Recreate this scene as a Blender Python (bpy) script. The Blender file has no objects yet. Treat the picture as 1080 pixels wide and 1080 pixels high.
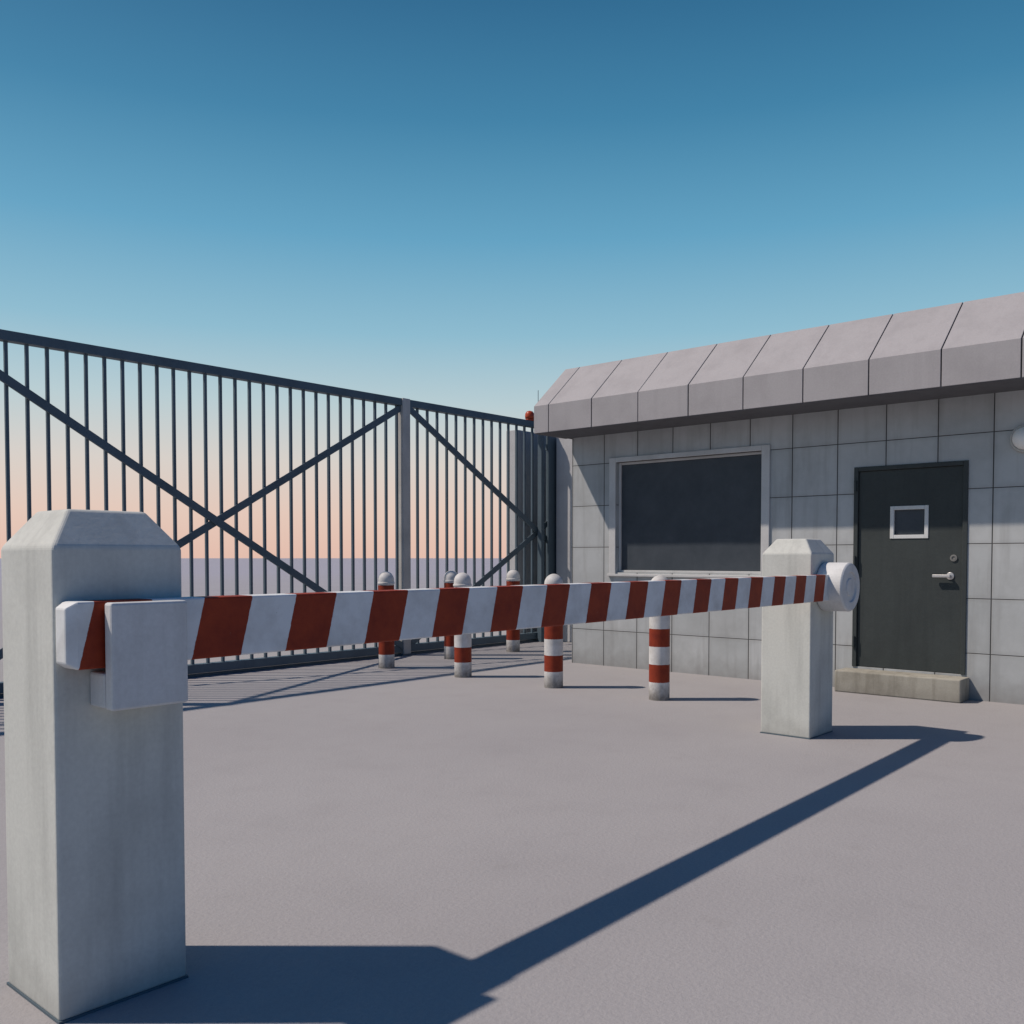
import bpy, bmesh, math, random
from mathutils import Vector, Matrix
random.seed(7)
S = bpy.context.scene
COL = S.collection

# ------------------------------------------------------------ helpers
def empty(name, loc=(0, 0, 0)):
    e = bpy.data.objects.new(name, None); COL.objects.link(e); e.location = loc
    e.empty_display_size = .3
    return e

def obj(name, bm, mat=None, parent=None, bevel=0, smooth=False, loc=(0, 0, 0), rot=(0, 0, 0), seg=2):
    me = bpy.data.meshes.new(name)
    bmesh.ops.recalc_face_normals(bm, faces=bm.faces)
    bm.to_mesh(me); bm.free()
    o = bpy.data.objects.new(name, me); COL.objects.link(o)
    o.location = loc; o.rotation_euler = rot
    if mat:
        for m in (mat if isinstance(mat, (list, tuple)) else [mat]):
            me.materials.append(m)
    if parent: o.parent = parent
    if smooth:
        for p in me.polygons: p.use_smooth = True
    if bevel:
        b = o.modifiers.new("bevel", 'BEVEL'); b.width = bevel; b.segments = seg
        b.limit_method = 'ANGLE'; b.angle_limit = math.radians(25)
    return o

def addbox(bm, x0, x1, y0, y1, z0, z1, mi=0):
    vs = [bm.verts.new(c) for c in ((x0,y0,z0),(x1,y0,z0),(x1,y1,z0),(x0,y1,z0),(x0,y0,z1),(x1,y0,z1),(x1,y1,z1),(x0,y1,z1))]
    for f in ((0,3,2,1),(4,5,6,7),(0,1,5,4),(1,2,6,5),(2,3,7,6),(3,0,4,7)):
        fa = bm.faces.new([vs[i] for i in f]); fa.material_index = mi

def prism(bm, pts, y0, y1):
    """extrude an (x,z) outline along y"""
    a = [bm.verts.new((p[0], y0, p[1])) for p in pts]
    b = [bm.verts.new((p[0], y1, p[1])) for p in pts]
    bm.faces.new(a); bm.faces.new(b[::-1])
    n = len(pts)
    for i in range(n):
        bm.faces.new((a[i], b[i], b[(i+1) % n], a[(i+1) % n]))

def lathe(bm, prof, n=40, M=Matrix.Identity(4)):
    rings = []
    for r, z in prof:
        if r < 1e-5:
            rings.append([bm.verts.new(M @ Vector((0, 0, z)))])
        else:
            rings.append([bm.verts.new(M @ Vector((r*math.cos(2*math.pi*i/n), r*math.sin(2*math.pi*i/n), z))) for i in range(n)])
    for A, B in zip(rings, rings[1:]):
        for i in range(n):
            j = (i+1) % n
            if len(A) == 1 and len(B) == 1: continue
            if len(A) == 1: bm.faces.new((A[0], B[i], B[j]))
            elif len(B) == 1: bm.faces.new((A[i], A[j], B[0]))
            else: bm.faces.new((A[i], A[j], B[j], B[i]))

def beam(bm, p, q, wid, y0, y1):
    """flat bar from (x,z) p to q"""
    d = Vector((q[0]-p[0], q[1]-p[1])).normalized(); n = Vector((-d.y, d.x))*wid/2
    P, Q = Vector(p), Vector(q)
    prism(bm, [tuple(P+n), tuple(Q+n), tuple(Q-n), tuple(P-n)], y0, y1)

# ------------------------------------------------------------ node helpers
class NT:
    def __init__(s, name, rough=.8, spec=.3):
        s.m = bpy.data.materials.new(name); s.m.use_nodes = True
        s.t = s.m.node_tree; s.b = s.t.nodes["Principled BSDF"]
        s.b.inputs["Roughness"].default_value = rough
        s.b.inputs["Specular IOR Level"].default_value = spec
        s.tc = s.t.nodes.new("ShaderNodeTexCoord")
    def n(s, typ, **k):
        x = s.t.nodes.new(typ)
        for a, v in k.items(): setattr(x, a, v)
        return x
    def link(s, a, b): s.t.links.new(a, b)
    def math(s, op, a, b=None, c=None, clamp=False):
        x = s.n("ShaderNodeMath", operation=op); x.use_clamp = clamp
        for i, v in enumerate((a, b, c)):
            if v is None: continue
            if isinstance(v, (int, float)): x.inputs[i].default_value = v
            else: s.link(v, x.inputs[i])
        return x.outputs[0]
    def mix(s, f, a, b, blend='MIX'):
        x = s.n("ShaderNodeMix", data_type='RGBA', blend_type=blend)
        for i, v in ((0, f), (6, a), (7, b)):
            if isinstance(v, (int, float)): x.inputs[i].default_value = v
            elif isinstance(v, tuple): x.inputs[i].default_value = (*v[:3], 1)
            else: s.link(v, x.inputs[i])
        return x.outputs[2]
    def noise(s, scale, detail=4, rough=.55, stretch=(1, 1, 1), src=None):
        mp = s.n("ShaderNodeMapping"); mp.inputs["Scale"].default_value = stretch
        s.link(src or s.tc.outputs["Object"], mp.inputs[0])
        x = s.n("ShaderNodeTexNoise"); x.inputs["Scale"].default_value = scale
        x.inputs["Detail"].default_value = detail; x.inputs["Roughness"].default_value = rough
        s.link(mp.outputs[0], x.inputs["Vector"])
        return x.outputs["Fac"]
    def rng(s, v, a, b, c=0., d=1.):
        x = s.n("ShaderNodeMapRange"); s.link(v, x.inputs[0])
        for i, k in enumerate((a, b, c, d)): x.inputs[i+1].default_value = k
        return x.outputs[0]
    def bump(s, h, strength=.3, dist=.01):
        x = s.n("ShaderNodeBump"); x.inputs["Strength"].default_value = strength
        x.inputs["Distance"].default_value = dist
        s.link(h, x.inputs["Height"]); s.link(x.outputs[0], s.b.inputs["Normal"])
    def sep(s):
        x = s.n("ShaderNodeSeparateXYZ"); s.link(s.tc.outputs["Object"], x.inputs[0]); return x.outputs
    def col(s, c):
        if isinstance(c, tuple): s.b.inputs["Base Color"].default_value = (*c, 1)
        else: s.link(c, s.b.inputs["Base Color"])

def weathered(name, base, dark, rough=.8, streak=.5, fine=90, bump=.2, spec=.3, lo=.45, hi=.72, ground_dirt=.0):
    N = NT(name, rough, spec)
    big = N.noise(2.2, 6, .6)
    st = N.noise(9, 5, .6, (1, 1, .08))
    fi = N.noise(fine, 3, .6)
    c = N.mix(N.math('MULTIPLY', N.rng(big, lo, hi), .6), base, dark)
    c = N.mix(N.math('MULTIPLY', N.rng(st, .5, .75), streak), c, dark)
    g = N.rng(fi, .3, .7, .94, 1.04)
    v = N.n("ShaderNodeVectorMath", operation='SCALE'); N.link(c, v.inputs[0]); N.link(g, v.inputs["Scale"])
    c = v.outputs[0]
    if ground_dirt:
        z = N.sep()[2]
        d = N.math('ADD', z, N.math('MULTIPLY', N.noise(14, 4), -.16))
        c = N.mix(N.rng(d, -.08, .08, ground_dirt, 0), c, (.13, .12, .11))
    N.col(c); N.bump(fi, bump, .004)
    return N.m

# ------------------------------------------------------------ materials
M_post = weathered("painted_concrete", (.60, .62, .58), (.40, .415, .39), .85, .6, 60, .14, ground_dirt=.3)
M_white = weathered("white_paint", (.66, .68, .68), (.46, .465, .45), .6, .5, 80, .12)
M_steel = weathered("dark_steel", (.085, .125, .155), (.055, .080, .098), .55, .4, 60, .15, .4)
M_galv = weathered("galvanised_steel", (.48, .48, .46), (.30, .30, .29), .6, .5, 60, .15)
M_roof = weathered("roof_cladding", (.38, .37, .38), (.30, .29, .30), .7, .4, 60, .15)
M_joint = weathered("joint_dark", (.05, .05, .055), (.03, .03, .03), .9)
M_sofit = weathered("soffit", (.13, .13, .14), (.09, .09, .10), .8)
M_door = weathered("door_paint", (.046, .056, .056), (.030, .037, .038), .6, .6, 40, .3)
M_frame = weathered("window_frame", (.56, .57, .57), (.42, .42, .41), .6, .2)
M_step = weathered("step_concrete", (.38, .37, .32), (.18, .168, .135), .9, .8, 60, .4, ground_dirt=.4)
M_dwall = weathered("backing_wall", (.50, .51, .52), (.38, .385, .39), .85, .4)
M_metal = weathered("handle_metal", (.62, .61, .6), (.5, .5, .5), .35); M_metal.node_tree.nodes["Principled BSDF"].inputs["Metallic"].default_value = .6
M_redlamp = weathered("red_lamp", (.42, .06, .02), (.3, .035, .015), .35)
M_opal = weathered("opal_glass", (.85, .85, .83), (.75, .75, .72), .3)
M_lock = weathered("lock_metal", (.20, .20, .19), (.12, .12, .12), .5)

# window glass : dark, a little dusty
N = NT("dark_glass", .5, .3)
c = N.mix(N.rng(N.noise(3, 6, .7), .35, .75), (.042, .054, .068), (.064, .077, .092)); N.col(c)
N.bump(N.noise(60, 3), .12, .004); M_glass = N.m

# wall tiles
N = NT("wall_panels", .8, .3)
o = N.sep()
fy = N.math('DIVIDE', N.math('ADD', o[1], 20 - 2.449), .512)
fy = N.math('ADD', fy, -(20 / .512) % 1)
fz = N.math('DIVIDE', N.math('ADD', o[2], .08), .54)
dy = N.math('MULTIPLY', N.math('PINGPONG', fy, .5), .512)
dz = N.math('MULTIPLY', N.math('PINGPONG', fz, .5), .54)
d = N.math('MINIMUM', dy, N.math('ADD', dz, .0012))
line = N.rng(d, .0030, .0068, 1, 0)
cell = N.n("ShaderNodeCombineXYZ"); N.link(N.math('FLOOR', fy), cell.inputs[0]); N.link(N.math('FLOOR', fz), cell.inputs[1])
wn = N.n("ShaderNodeTexWhiteNoise", noise_dimensions='3D'); N.link(cell.outputs[0], wn.inputs[0])
c = N.mix(wn.outputs[0], (.425, .452, .458), (.495, .52, .525))
c = N.mix(N.math('MULTIPLY', N.rng(N.noise(1.6, 6, .65), .42, .72), .6), c, (.30, .315, .315))
c = N.mix(N.math('MULTIPLY', N.rng(N.noise(7, 5, .6, (1, 1, .1)), .50, .76), .5), c, (.25, .255, .25))
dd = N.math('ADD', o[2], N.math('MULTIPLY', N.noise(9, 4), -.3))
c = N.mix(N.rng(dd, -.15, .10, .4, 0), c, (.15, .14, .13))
halo = N.rng(d, .0, .05, .18, 0)
c = N.mix(halo, c, (.2, .2, .19))
c = N.mix(line, c, (.05, .05, .05)); N.col(c)
h = N.math('SUBTRACT', N.math('MULTIPLY', N.noise(80, 3), .15), line)
N.bump(h, .6, .006); M_wall = N.m

# boom: slanted red / white bands
N = NT("boom_paint", .6, .25)
o = N.sep()
t = N.math('SUBTRACT', o[0], N.math('MULTIPLY', o[2], .25))
t = N.math('ADD', N.math('ADD', t, -.512 + .091 + .364*4), N.math('MULTIPLY', N.math('SUBTRACT', N.noise(40, 3), .5), .006))
fr = N.math('FRACT', N.math('DIVIDE', t, .364))
red = N.math('LESS_THAN', fr, .5)
wh = N.mix(N.math('MULTIPLY', N.rng(N.noise(6, 6, .65), .42, .7), .7), (.74, .77, .77), (.50, .505, .49))
rd = N.mix(N.rng(N.noise(11, 6, .7), .35, .72), (.32, .044, .014), (.20, .023, .010))
c = N.mix(red, wh, rd)
chip = N.math('GREATER_THAN', N.noise(34, 6, .7), .70)
c = N.mix(N.math('MULTIPLY', chip, .5), c, (.25, .2, .17)); N.col(c)
N.bump(N.noise(70, 3), .15, .004); M_boom = N.m

# bollard bands
N = NT("bollard_paint", .6, .25)
o = N.sep()
zz = N.math('ADD', o[2], N.math('MULTIPLY', N.math('SUBTRACT', N.noise(30, 3), .5), .006))
fr = N.math('FRACT', N.math('DIVIDE', zz, .352))
red = N.math('MULTIPLY', N.math('GREATER_THAN', fr, .5), N.math('LESS_THAN', zz, 1.07))
wh = N.mix(N.math('MULTIPLY', N.rng(N.noise(7, 6, .65), .42, .7), .7), (.66, .66, .65), (.42, .41, .38))
rd = N.mix(N.rng(N.noise(9, 6, .65), .35, .75), (.29, .042, .015), (.17, .021, .010))
c = N.mix(red, wh, rd)
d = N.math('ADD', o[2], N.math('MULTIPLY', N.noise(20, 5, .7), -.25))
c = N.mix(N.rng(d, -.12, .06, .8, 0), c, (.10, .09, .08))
chip = N.math('GREATER_THAN', N.noise(30, 6, .7), .69)
c = N.mix(N.math('MULTIPLY', chip, .6), c, (.2, .17, .15)); N.col(c)
N.bump(N.noise(60, 3), .15, .004); M_boll = N.m

# ground
N = NT("ground_concrete", .9, .2)
o = N.sep()
big = N.noise(.35, 6, .6); mid = N.noise(2.3, 6, .6); fine = N.noise(55, 3, .6); vf = N.noise(170, 2, .6)
c = N.mix(N.rng(big, .3, .7), (.352, .346, .350), (.315, .308, .315))
c = N.mix(N.math('MULTIPLY', N.rng(mid, .5, .75), .25), c, (.27, .262, .266))
g = N.math('ADD', N.rng(fine, .3, .7, .455, .545), N.rng(vf, .3, .7, .44, .56))
v = N.n("ShaderNodeVectorMath", operation='SCALE'); N.link(c, v.inputs[0]); N.link(g, v.inputs["Scale"]); c = v.outputs[0]
spots = N.rng(N.noise(3.7, 3, .5), .66, .78)
c = N.mix(N.math('MULTIPLY', spots, .14), c, (.2, .19, .18))
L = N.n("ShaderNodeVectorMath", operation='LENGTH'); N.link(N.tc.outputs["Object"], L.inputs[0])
c = N.mix(N.rng(L.outputs["Value"], 18, 90, 0, .7), c, (.34, .34, .42))  # distance haze painted into the colour: far ground turns bluish
N.col(c)
hb = N.math('ADD', fine, N.math('MULTIPLY', N.noise(9, 4), .8)); N.bump(hb, .5, .006); M_ground = N.m

# ------------------------------------------------------------ ground
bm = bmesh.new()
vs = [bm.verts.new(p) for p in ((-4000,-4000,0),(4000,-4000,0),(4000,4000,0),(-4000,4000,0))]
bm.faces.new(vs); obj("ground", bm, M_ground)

# ------------------------------------------------------------ boom barrier
B = empty("boom_barrier", (1.173, 2.847, 0))
def lp(x, y): return x-1.173, y-2.847
def post(name, x, y, parent, w=.415, d=.395):
    h, i, t = 1.43, .082, 1.547
    bm = bmesh.new()
    def ring(ins, z): return [bm.verts.new(p) for p in ((ins, ins, z), (w-ins, ins, z), (w-ins, d-ins, z), (ins, d-ins, z))]
    R = [ring(0, .0), ring(0, h), ring(i, t)]
    bm.faces.new(R[0][::-1]); bm.faces.new(R[2])
    for A, C in zip(R, R[1:]):
        for k in range(4): bm.faces.new((A[k], A[(k+1) % 4], C[(k+1) % 4], C[k]))
    a, b = lp(x, y)
    o = obj(name, bm, M_post, parent, .010, loc=(a, b, .004), seg=3)
    bm = bmesh.new(); addbox(bm, -.003, w+.003, -.003, d+.003, 0, .008)
    obj(name+"_base_plate", bm, M_steel, parent, 0, loc=(a, b, 0))
    return o
post("rest_post", 1.168, 2.832, B)
post("pivot_post", 6.875, 2.976, B, .435, .41)
# boom
bm = bmesh.new()
secs = [(0, .72, .82), (.03, 1, 1), (5.85, 1, 1)]
rings = []
for x, sy, sz in secs:
    rings.append([bm.verts.new((x, y*sy, z*sz)) for y, z in ((-.045,-.1),(.045,-.1),(.045,.1),(-.045,.1))])
bm.faces.new(rings[0]); bm.faces.new(rings[-1][::-1])
for A, C in zip(rings, rings[1:]):
    for k in range(4): bm.faces.new((A[k], A[(k+1) % 4], C[(k+1) % 4], C[k]))
a, b = lp(1.165, 2.778)
obj("boom", bm, M_boom, B, .006, loc=(a, b, 1.172), rot=(0, 0, math.atan(.0237)))
# cradle
bm = bmesh.new()
a0, _ = lp(1.27, 0); a1, _ = lp(1.515, 0)
addbox(bm, a0, a1, -.168, -.121, .947, 1.268)
addbox(bm, a0+.001, a1-.001, -.119, -.017, .949, 1.055)
obj("cradle", bm, M_white, B, .008)
# pivot disc (axis along -y)
cx, cy = lp(7.12, 2.976)
bm = bmesh.new()
prof = [(.0, 0), (.182, 0), (.190, .008), (.190, .198), (.178, .210), (.118, .210), (.112, .196), (.070, .196), (.064, .206), (0, .206)]
lathe(bm, prof, 56, Matrix.Rotation(math.radians(90), 4, 'X'))
o = obj("pivot_disc", bm, M_white, B, .003, loc=(cx, cy-.003, 1.175))

# ------------------------------------------------------------ bollards
def bollard(x, y):
    bm = bmesh.new(); r = .102
    prof = [(0, 0), (r, 0), (r, 1.07)]
    prof += [(r+.008, 1.072), (r+.008, 1.09), (r, 1.096)]
    for k in range(0, 9):
        a = k/8*math.pi/2
        prof.append((r*math.cos(a), 1.12+.11*math.sin(a)))
    prof[-1] = (0, 1.23)
    lathe(bm, prof, 36)
    o = obj("bollard", bm, M_boll, smooth=True, loc=(x, y, 0), rot=(random.uniform(-.006,.006), random.uniform(-.006,.006), random.uniform(0, 6)))
    m = o.modifiers.new("es", 'EDGE_SPLIT'); m.split_angle = math.radians(50)
for p in ((7.85, 4.95), (7.84, 6.28), (7.83, 7.64), (7.82, 8.99), (9.13, 9.13), (10.45, 9.15)):
    bollard(*p)

# ------------------------------------------------------------ gate
G = empty("steel_sliding_gate", (3, 10, 0))
GX, GY = 3, 10
TOP = 3.67
def gobj(name, fn, mat=M_steel, bev=.004):
    bm = bmesh.new(); fn(bm)
    for v in bm.verts: v.co.x -= GX; v.co.y -= GY
    return obj(name, bm, mat, G, bev)
gobj("top_rail", lambda bm: addbox(bm, -3.1, 15.1, 9.945, 10.055, TOP-.10, TOP))
gobj("bottom_rail", lambda bm: addbox(bm, -3.1, 15.1, 9.945, 10.055, .045, .15))
def bars(bm):
    x = 3.704 - .2*33
    while x < 15:
        if not any(abs(x-p) < .1 for p in (-3.03, 3.0, 9.03, 15.0)):
            addbox(bm, x-.016, x+.016, 9.984, 10.016, .145, TOP-.095)
        x += .2
gobj("vertical_bars", bars, bev=0)
def diag(bm):
    for l, r in ((-3.03, 3.0), (3.0, 9.03), (9.03, 15.0)):
        beam(bm, (l+.05, TOP-.12), (r-.05, .12), .09, 9.932, 9.962)
        beam(bm, (l+.05, .12), (r-.05, TOP-.12), .09, 9.966, 9.980)
gobj("cross_braces", diag, bev=.002)
def posts(bm):
    for p in (-3.03, 3.0, 9.03, 15.0):
        addbox(bm, p-.07, p+.07, 9.925, 10.075, .02, TOP+.004)
gobj("panel_posts", posts, M_galv)
def feet(bm):
    for p in (-3.03, 3.0, 9.03, 15.0):
        addbox(bm, p-.13, p+.13, 9.88, 10.12, 0, .018)
    addbox(bm, -3.1, 15.1, 10.0-.02, 10.02, 0.0, .035)
gobj("ground_track", feet)
gobj("guide_post", lambda bm: (addbox(bm, 11.93, 12.01, 9.82, 9.90, 0, TOP-.03), addbox(bm, 11.90, 12.06, 9.88, 10.14, TOP+.02, TOP+.06)))

# sheet steel fence right of the gate opening, pillar and wall behind
F = empty("sheet_steel_fence", (12.1, 9.8, 0))
bm = bmesh.new()
x = 0.0
while x < 4:
    addbox(bm, x, x+.30, 0, .03, .06, 3.5); addbox(bm, x+.302, x+.368, -.02, .02, .06, 3.5); x += .37
addbox(bm, 0, 4.05, .032, .08, .3, .4); addbox(bm, 0, 4.05, .032, .08, 3.2, 3.3)
obj("sheets", bm, M_steel, F, .003)
bm = bmesh.new(); addbox(bm, 0, .3, 0, .40, 0, 3.42)
obj("concrete_pillar", bm, M_dwall, bevel=.01, loc=(12.22, 9.34, 0))
bm = bmesh.new(); addbox(bm, 11.98, 18, 10.4, 10.65, 0, 3.58)
obj("concrete_wall", bm, M_dwall, bevel=.01)

bm = bmesh.new()
lathe(bm, [(0, 0), (.07, 0), (.07, .03), (.055, .035)], 24)
lathe(bm, [(0, .036), (.075, .036), (.08, .07), (.075, .12), (.05, .155), (0, .17)], 24)
obj("warning_light", bm, M_redlamp, smooth=True, loc=(11.84, 10.0, TOP+.002))

# ------------------------------------------------------------ guard house
H = empty("guard_house", (9.85, 7.58, 0))
OX, OY = 9.85, 7.58
def hobj(name, bm, mat, bev=0, smooth=False):
    o = obj(name, bm, mat, H, bev, smooth)
    o.matrix_parent_inverse = Matrix.Translation((-OX, -OY, 0))
    return o
def hbox(name, *a, mat=M_wall, bev=.004):
    bm = bmesh.new(); addbox(bm, *a); return hobj(name, bm, mat, bev)

W0, W1, WZ0, WZ1 = 4.857, 6.864, 1.215, 2.62
D0, D1, DZ0, DZ1 = 2.672, 3.80, .245, 2.36
bm = bmesh.new()
ys = [-4, D0, D1, W0, W1, 7.58]; zs = [0, DZ0, WZ0, DZ1, WZ1, 3.02]
op = [(W0, W1, WZ0, WZ1), (D0, D1, DZ0, DZ1)]
for i in range(len(ys)-1):
    for j in range(len(zs)-1):
        cy_, cz_ = (ys[i]+ys[i+1])/2, (zs[j]+zs[j+1])/2
        if any(a < cy_ < b and c0 < cz_ < d0 for a, b, c0, d0 in op): continue
        bm.faces.new([bm.verts.new(p) for p in ((9.85, ys[i], zs[j]), (9.85, ys[i+1], zs[j]), (9.85, ys[i+1], zs[j+1]), (9.85, ys[i], zs[j+1]))])
for a, b, c0, d0 in op:
    x0, x1 = 9.85, 10.0
    for q in (((x0,a,c0),(x1,a,c0),(x1,a,d0),(x0,a,d0)), ((x0,b,c0),(x1,b,c0),(x1,b,d0),(x0,b,d0)),
              ((x0,a,c0),(x1,a,c0),(x1,b,c0),(x0,b,c0)), ((x0,a,d0),(x1,a,d0),(x1,b,d0),(x0,b,d0))):
        bm.faces.new([bm.verts.new(p) for p in q])
bmesh.ops.remove_doubles(bm, verts=bm.verts, dist=1e-4)
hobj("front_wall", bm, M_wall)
hbox("side_wall", 9.852, 14, 7.38, 7.579, 0, 3.01, bev=0)
hbox("back_wall", 13.8, 14, -4, 7.37, 0, 3.01, bev=0)
hbox("end_wall", 9.852, 13.79, -4, -3.8, 0, 3.01, bev=0)

# roof core + cladding
bm = bmesh.new()
prism(bm, [(9.215, 3.004), (9.215, 3.34), (9.86, 3.900), (14.2, 3.900), (14.2, 3.004)], -4.1, 7.69)
hobj("roof_core", bm, M_joint)
bm = bmesh.new()
def clad(y0, y1):
    j = random.uniform(-.002, .002)
    pts_o = [(9.20+j, 2.998), (9.20+j, 3.345), (9.855, 3.915), (10.6, 3.918)]
    pts_i = [(10.6, 3.904), (9.858, 3.903), (9.213, 3.341), (9.213, 2.998)]
    prism(bm, pts_o+pts_i, y0, y1)
y = 7.46; clad(7.466, 7.70)
while y > -4:
    clad(y-.673+.006, y-.006); y -= .673
hobj("roof_cladding", bm, M_roof, .003)
bm = bmesh.new()
prism(bm, [(9.22, 3.0), (9.86, 3.91), (14.19, 3.91), (14.19, 3.0)], 7.691, 7.699)
hobj("gable_sheet", bm, M_roof)
bm = bmesh.new(); addbox(bm, 9.214, 9.848, -4.1, 7.69, 2.990, 3.003)
hobj("soffit", bm, M_sofit)

# window
hbox("window_glass", 9.93, 9.94, W0, W1, WZ0, WZ1, mat=M_glass, bev=0)
bm = bmesh.new(); t = .03
addbox(bm, 9.90, 9.929, W0+.001, W0+t, WZ0+.001, WZ1-.001); addbox(bm, 9.90, 9.929, W1-t, W1-.001, WZ0+.001, WZ1-.001)
addbox(bm, 9.901, 9.929, W0+t, W1-t, WZ0+.001, WZ0+t); addbox(bm, 9.901, 9.929, W0+t, W1-t, WZ1-t, WZ1-.001)
hobj("window_casement", bm, M_frame, .003)
bm = bmesh.new(); w = .10
addbox(bm, 9.825, 9.849, W0-w, W0, WZ0-.02, WZ1+w*.6); addbox(bm, 9.825, 9.849, W1, W1+w, WZ0-.02, WZ1+w*.6)
addbox(bm, 9.826, 9.849, W0, W1, WZ1, WZ1+w*.6)
hobj("window_trim", bm, M_frame, .005)
bm = bmesh.new(); addbox(bm, 9.81, 9.93, W0-w-.02, W1+w+.02, WZ0-.05, WZ0-.018)
hobj("window_sill", bm, M_frame, .005)

# door
bm = bmesh.new(); f = .045
addbox(bm, 9.835, 9.93, D0, D0+f, DZ0, DZ1); addbox(bm, 9.835, 9.93, D1-f, D1, DZ0, DZ1); addbox(bm, 9.836, 9.93, D0+f, D1-f, DZ1-f, DZ1)
hobj("door_frame", bm, M_door, .004)
a0, a1, b0, b1 = 3.045, 3.425, 1.60, 1.935     # little window
bm = bmesh.new(); l, r, zb, zt = D0+f+.004, D1-f-.004, DZ0+.006, DZ1-f-.004
addbox(bm, 9.862, 9.91, l, a0, zb, zt); addbox(bm, 9.862, 9.91, a1, r, zb, zt)
addbox(bm, 9.862, 9.91, a0, a1, zb, b0); addbox(bm, 9.862, 9.91, a0, a1, b1, zt)
bmesh.ops.remove_doubles(bm, verts=bm.verts, dist=1e-5)
hobj("door_leaf", bm, M_door)
hbox("door_pane", 9.885, 9.89, a0, a1, b0, b1, mat=M_glass, bev=0)
bm = bmesh.new(); k = .038
addbox(bm, 9.852, 9.884, a0, a0+k, b0, b1); addbox(bm, 9.852, 9.884, a1-k, a1, b0, b1)
addbox(bm, 9.853, 9.884, a0+k, a1-k, b0, b0+k); addbox(bm, 9.853, 9.884, a0+k, a1-k, b1-k, b1)
hobj("door_window_frame", bm, M_white, .003)
R = Matrix.Rotation(math.radians(-90), 4, 'Y')
bm = bmesh.new()
lathe(bm, [(0, 0), (.038, 0), (.038, .01), (.0, .012)], 24, Matrix.Translation((9.861, 2.83, 1.22)) @ R)
lathe(bm, [(.014, .01), (.014, .055), (0, .056)], 16, Matrix.Translation((9.861, 2.83, 1.22)) @ R)
addbox(bm, 9.796, 9.822, 2.815, 2.985, 1.205, 1.235)
hobj("door_handle", bm, M_metal, .005)
bm = bmesh.new()
lathe(bm, [(0, 0), (.034, 0), (.034, .010), (.018, .012), (.017, .005), (0, .005)], 24, Matrix.Translation((9.861, 2.80, 1.40)) @ R)
hobj("door_lock", bm, M_lock, 0)
bm = bmesh.new()
for z in (.45, 1.3, 2.1):
    lathe(bm, [(0, 0), (.014, 0), (.014, .12), (0, .12)], 14, Matrix.Translation((9.85-.028, D1-.02, z)))
hobj("door_hinges", bm, M_door, 0)
hbox("doorstep", 9.54, 9.848, 2.63, 3.87, 0, .225, mat=M_step, bev=.012)

# wall lamp
bm = bmesh.new()
Mx = Matrix.Translation((9.849, 2.17, 2.53)) @ R
lathe(bm, [(0, 0), (.13, 0), (.135, .02), (.13, .045), (.112, .05), (.112, .03)], 40, Mx)
hobj("wall_lamp_ring", bm, M_galv, 0, True)
bm = bmesh.new(); prof = [(.111, .03)]
for k_ in range(1, 9):
    a = k_/8*math.pi/2; prof.append((.111*math.cos(a), .04+.10*math.sin(a)))
prof[-1] = (0, .14)
lathe(bm, prof, 40, Mx); hobj("wall_lamp_globe", bm, M_opal, 0, True)

# antenna standing behind the gable end of the building
bm = bmesh.new()
lathe(bm, [(0, 0), (.012, 0), (.005, 4.22), (0, 4.22)], 8)
obj("antenna", bm, M_steel, loc=(12.12, 10.05, 0))

# ------------------------------------------------------------ world
EL = math.radians(52.4)
W = bpy.data.worlds.new("World"); S.world = W; W.use_nodes = True
nt = W.node_tree; bg = nt.nodes["Background"]; bg.inputs["Strength"].default_value = .1
sky = nt.nodes.new("ShaderNodeTexSky"); sky.sky_type = 'NISHITA'; sky.sun_disc = False
sky.sun_elevation = EL; sky.sun_rotation = math.atan2(-.6596, .7516); sky.air_density = 1.2; sky.dust_density = 2
tc = nt.nodes.new("ShaderNodeTexCoord"); sp = nt.nodes.new("ShaderNodeSeparateXYZ"); nt.links.new(tc.outputs["Generated"], sp.inputs[0])
cr = nt.nodes.new("ShaderNodeValToRGB"); nt.links.new(sp.outputs[2], cr.inputs[0])
def lin(c): return tuple(((v/255)/12.92 if v/255 <= .04045 else ((v/255+.055)/1.055)**2.4) for v in c)
stops = [(0, (236, 196, 180)), (.045, (234, 204, 190)), (.10, (220, 211, 204)), (.16, (188, 208, 213)), (.23, (143, 190, 210)),
         (.32, (98, 164, 197)), (.42, (60, 130, 168)), (.52, (34, 100, 140)), (1, (14, 84, 140))]
el = cr.color_ramp.elements
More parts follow.
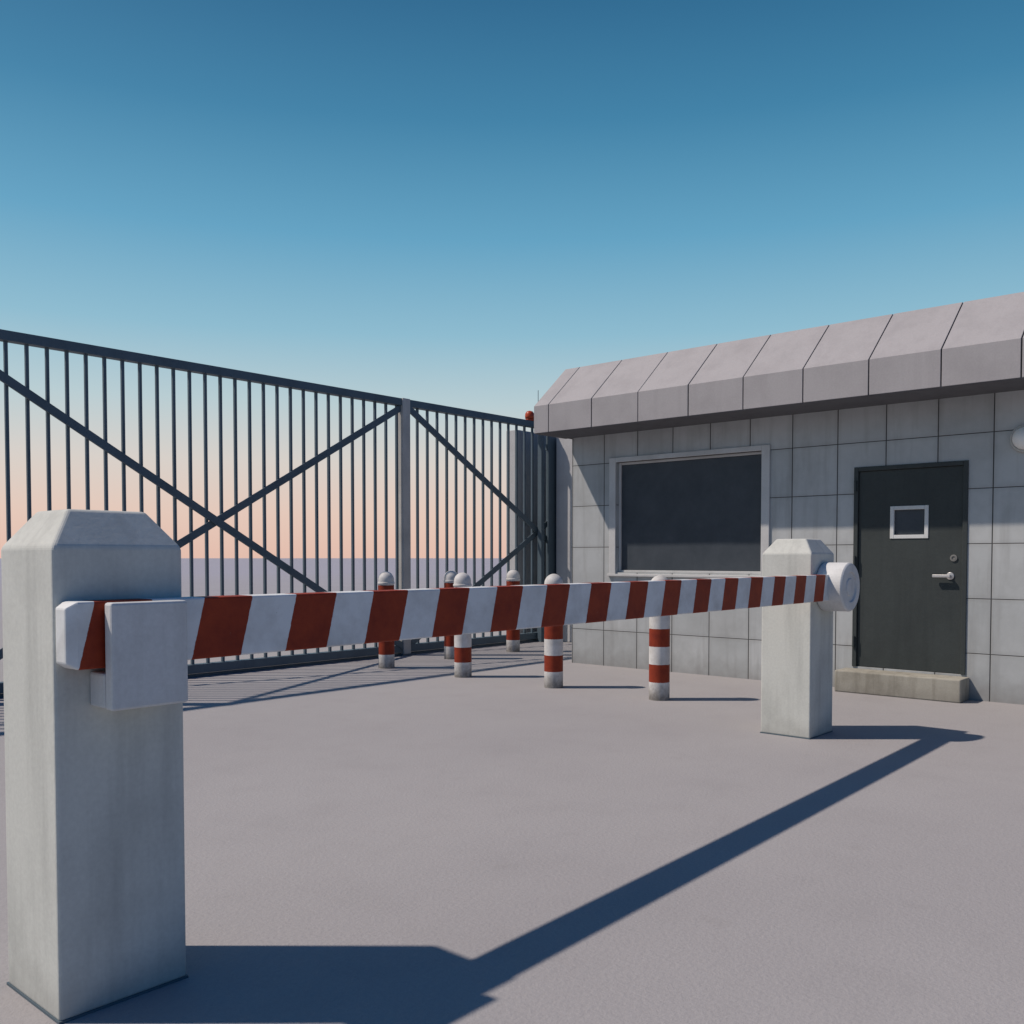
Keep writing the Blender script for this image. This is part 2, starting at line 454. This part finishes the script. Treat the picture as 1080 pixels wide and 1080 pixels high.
el[0].position = 0; el[0].color = (*lin(stops[0][1]), 1); el[1].position = 1; el[1].color = (*lin(stops[-1][1]), 1)
for p, c in stops[1:-1]:
    x = el.new(p); x.color = (*lin(c), 1)
sc = nt.nodes.new("ShaderNodeVectorMath"); sc.operation = 'SCALE'; sc.inputs["Scale"].default_value = 10
nt.links.new(cr.outputs[0], sc.inputs[0])
mx = nt.nodes.new("ShaderNodeMix"); mx.data_type = 'RGBA'; mx.inputs[0].default_value = .9
nt.links.new(sky.outputs[0], mx.inputs[6]); nt.links.new(sc.outputs[0], mx.inputs[7])
# sky darkened and blued by hand away from the sun, to deepen shaded faces
mr = nt.nodes.new("ShaderNodeMapRange"); mr.interpolation_type = 'SMOOTHSTEP'
nt.links.new(sp.outputs[1], mr.inputs[0])
for i, k in enumerate((.25, -.3, 0, 1)): mr.inputs[i+1].default_value = k
m2 = nt.nodes.new("ShaderNodeMix"); m2.data_type = 'RGBA'; m2.blend_type = 'MULTIPLY'
m2.inputs[7].default_value = (.15, .38, .66, 1)
nt.links.new(mr.outputs[0], m2.inputs[0]); nt.links.new(mx.outputs[2], m2.inputs[6]); nt.links.new(m2.outputs[2], bg.inputs[0])

L = bpy.data.lights.new("sun", 'SUN'); L.energy = 3.7; L.angle = math.radians(1.0); L.color = (1.0, .86, .75)
lo = bpy.data.objects.new("sun", L); COL.objects.link(lo); lo.location = (-5, 5, 10)
t = Vector((.6596*math.cos(EL), -.7516*math.cos(EL), -math.sin(EL)))
lo.rotation_euler = t.to_track_quat('-Z', 'Y').to_euler()

# ------------------------------------------------------------ camera
cd = bpy.data.cameras.new("camera"); cam = bpy.data.objects.new("camera", cd); COL.objects.link(cam)
cam.location = (0, 0, 1.4); cam.rotation_euler = (math.radians(90-1.87), 0, -math.atan2(.7516, .6596))
cd.sensor_width = 36; cd.lens = 980/1080*36; cd.shift_y = 80.5/1080; cd.clip_end = 10000; cd.clip_start = .05
S.camera = cam
S.view_settings.view_transform = 'Standard'; S.view_settings.look = 'None'; S.view_settings.exposure = 0
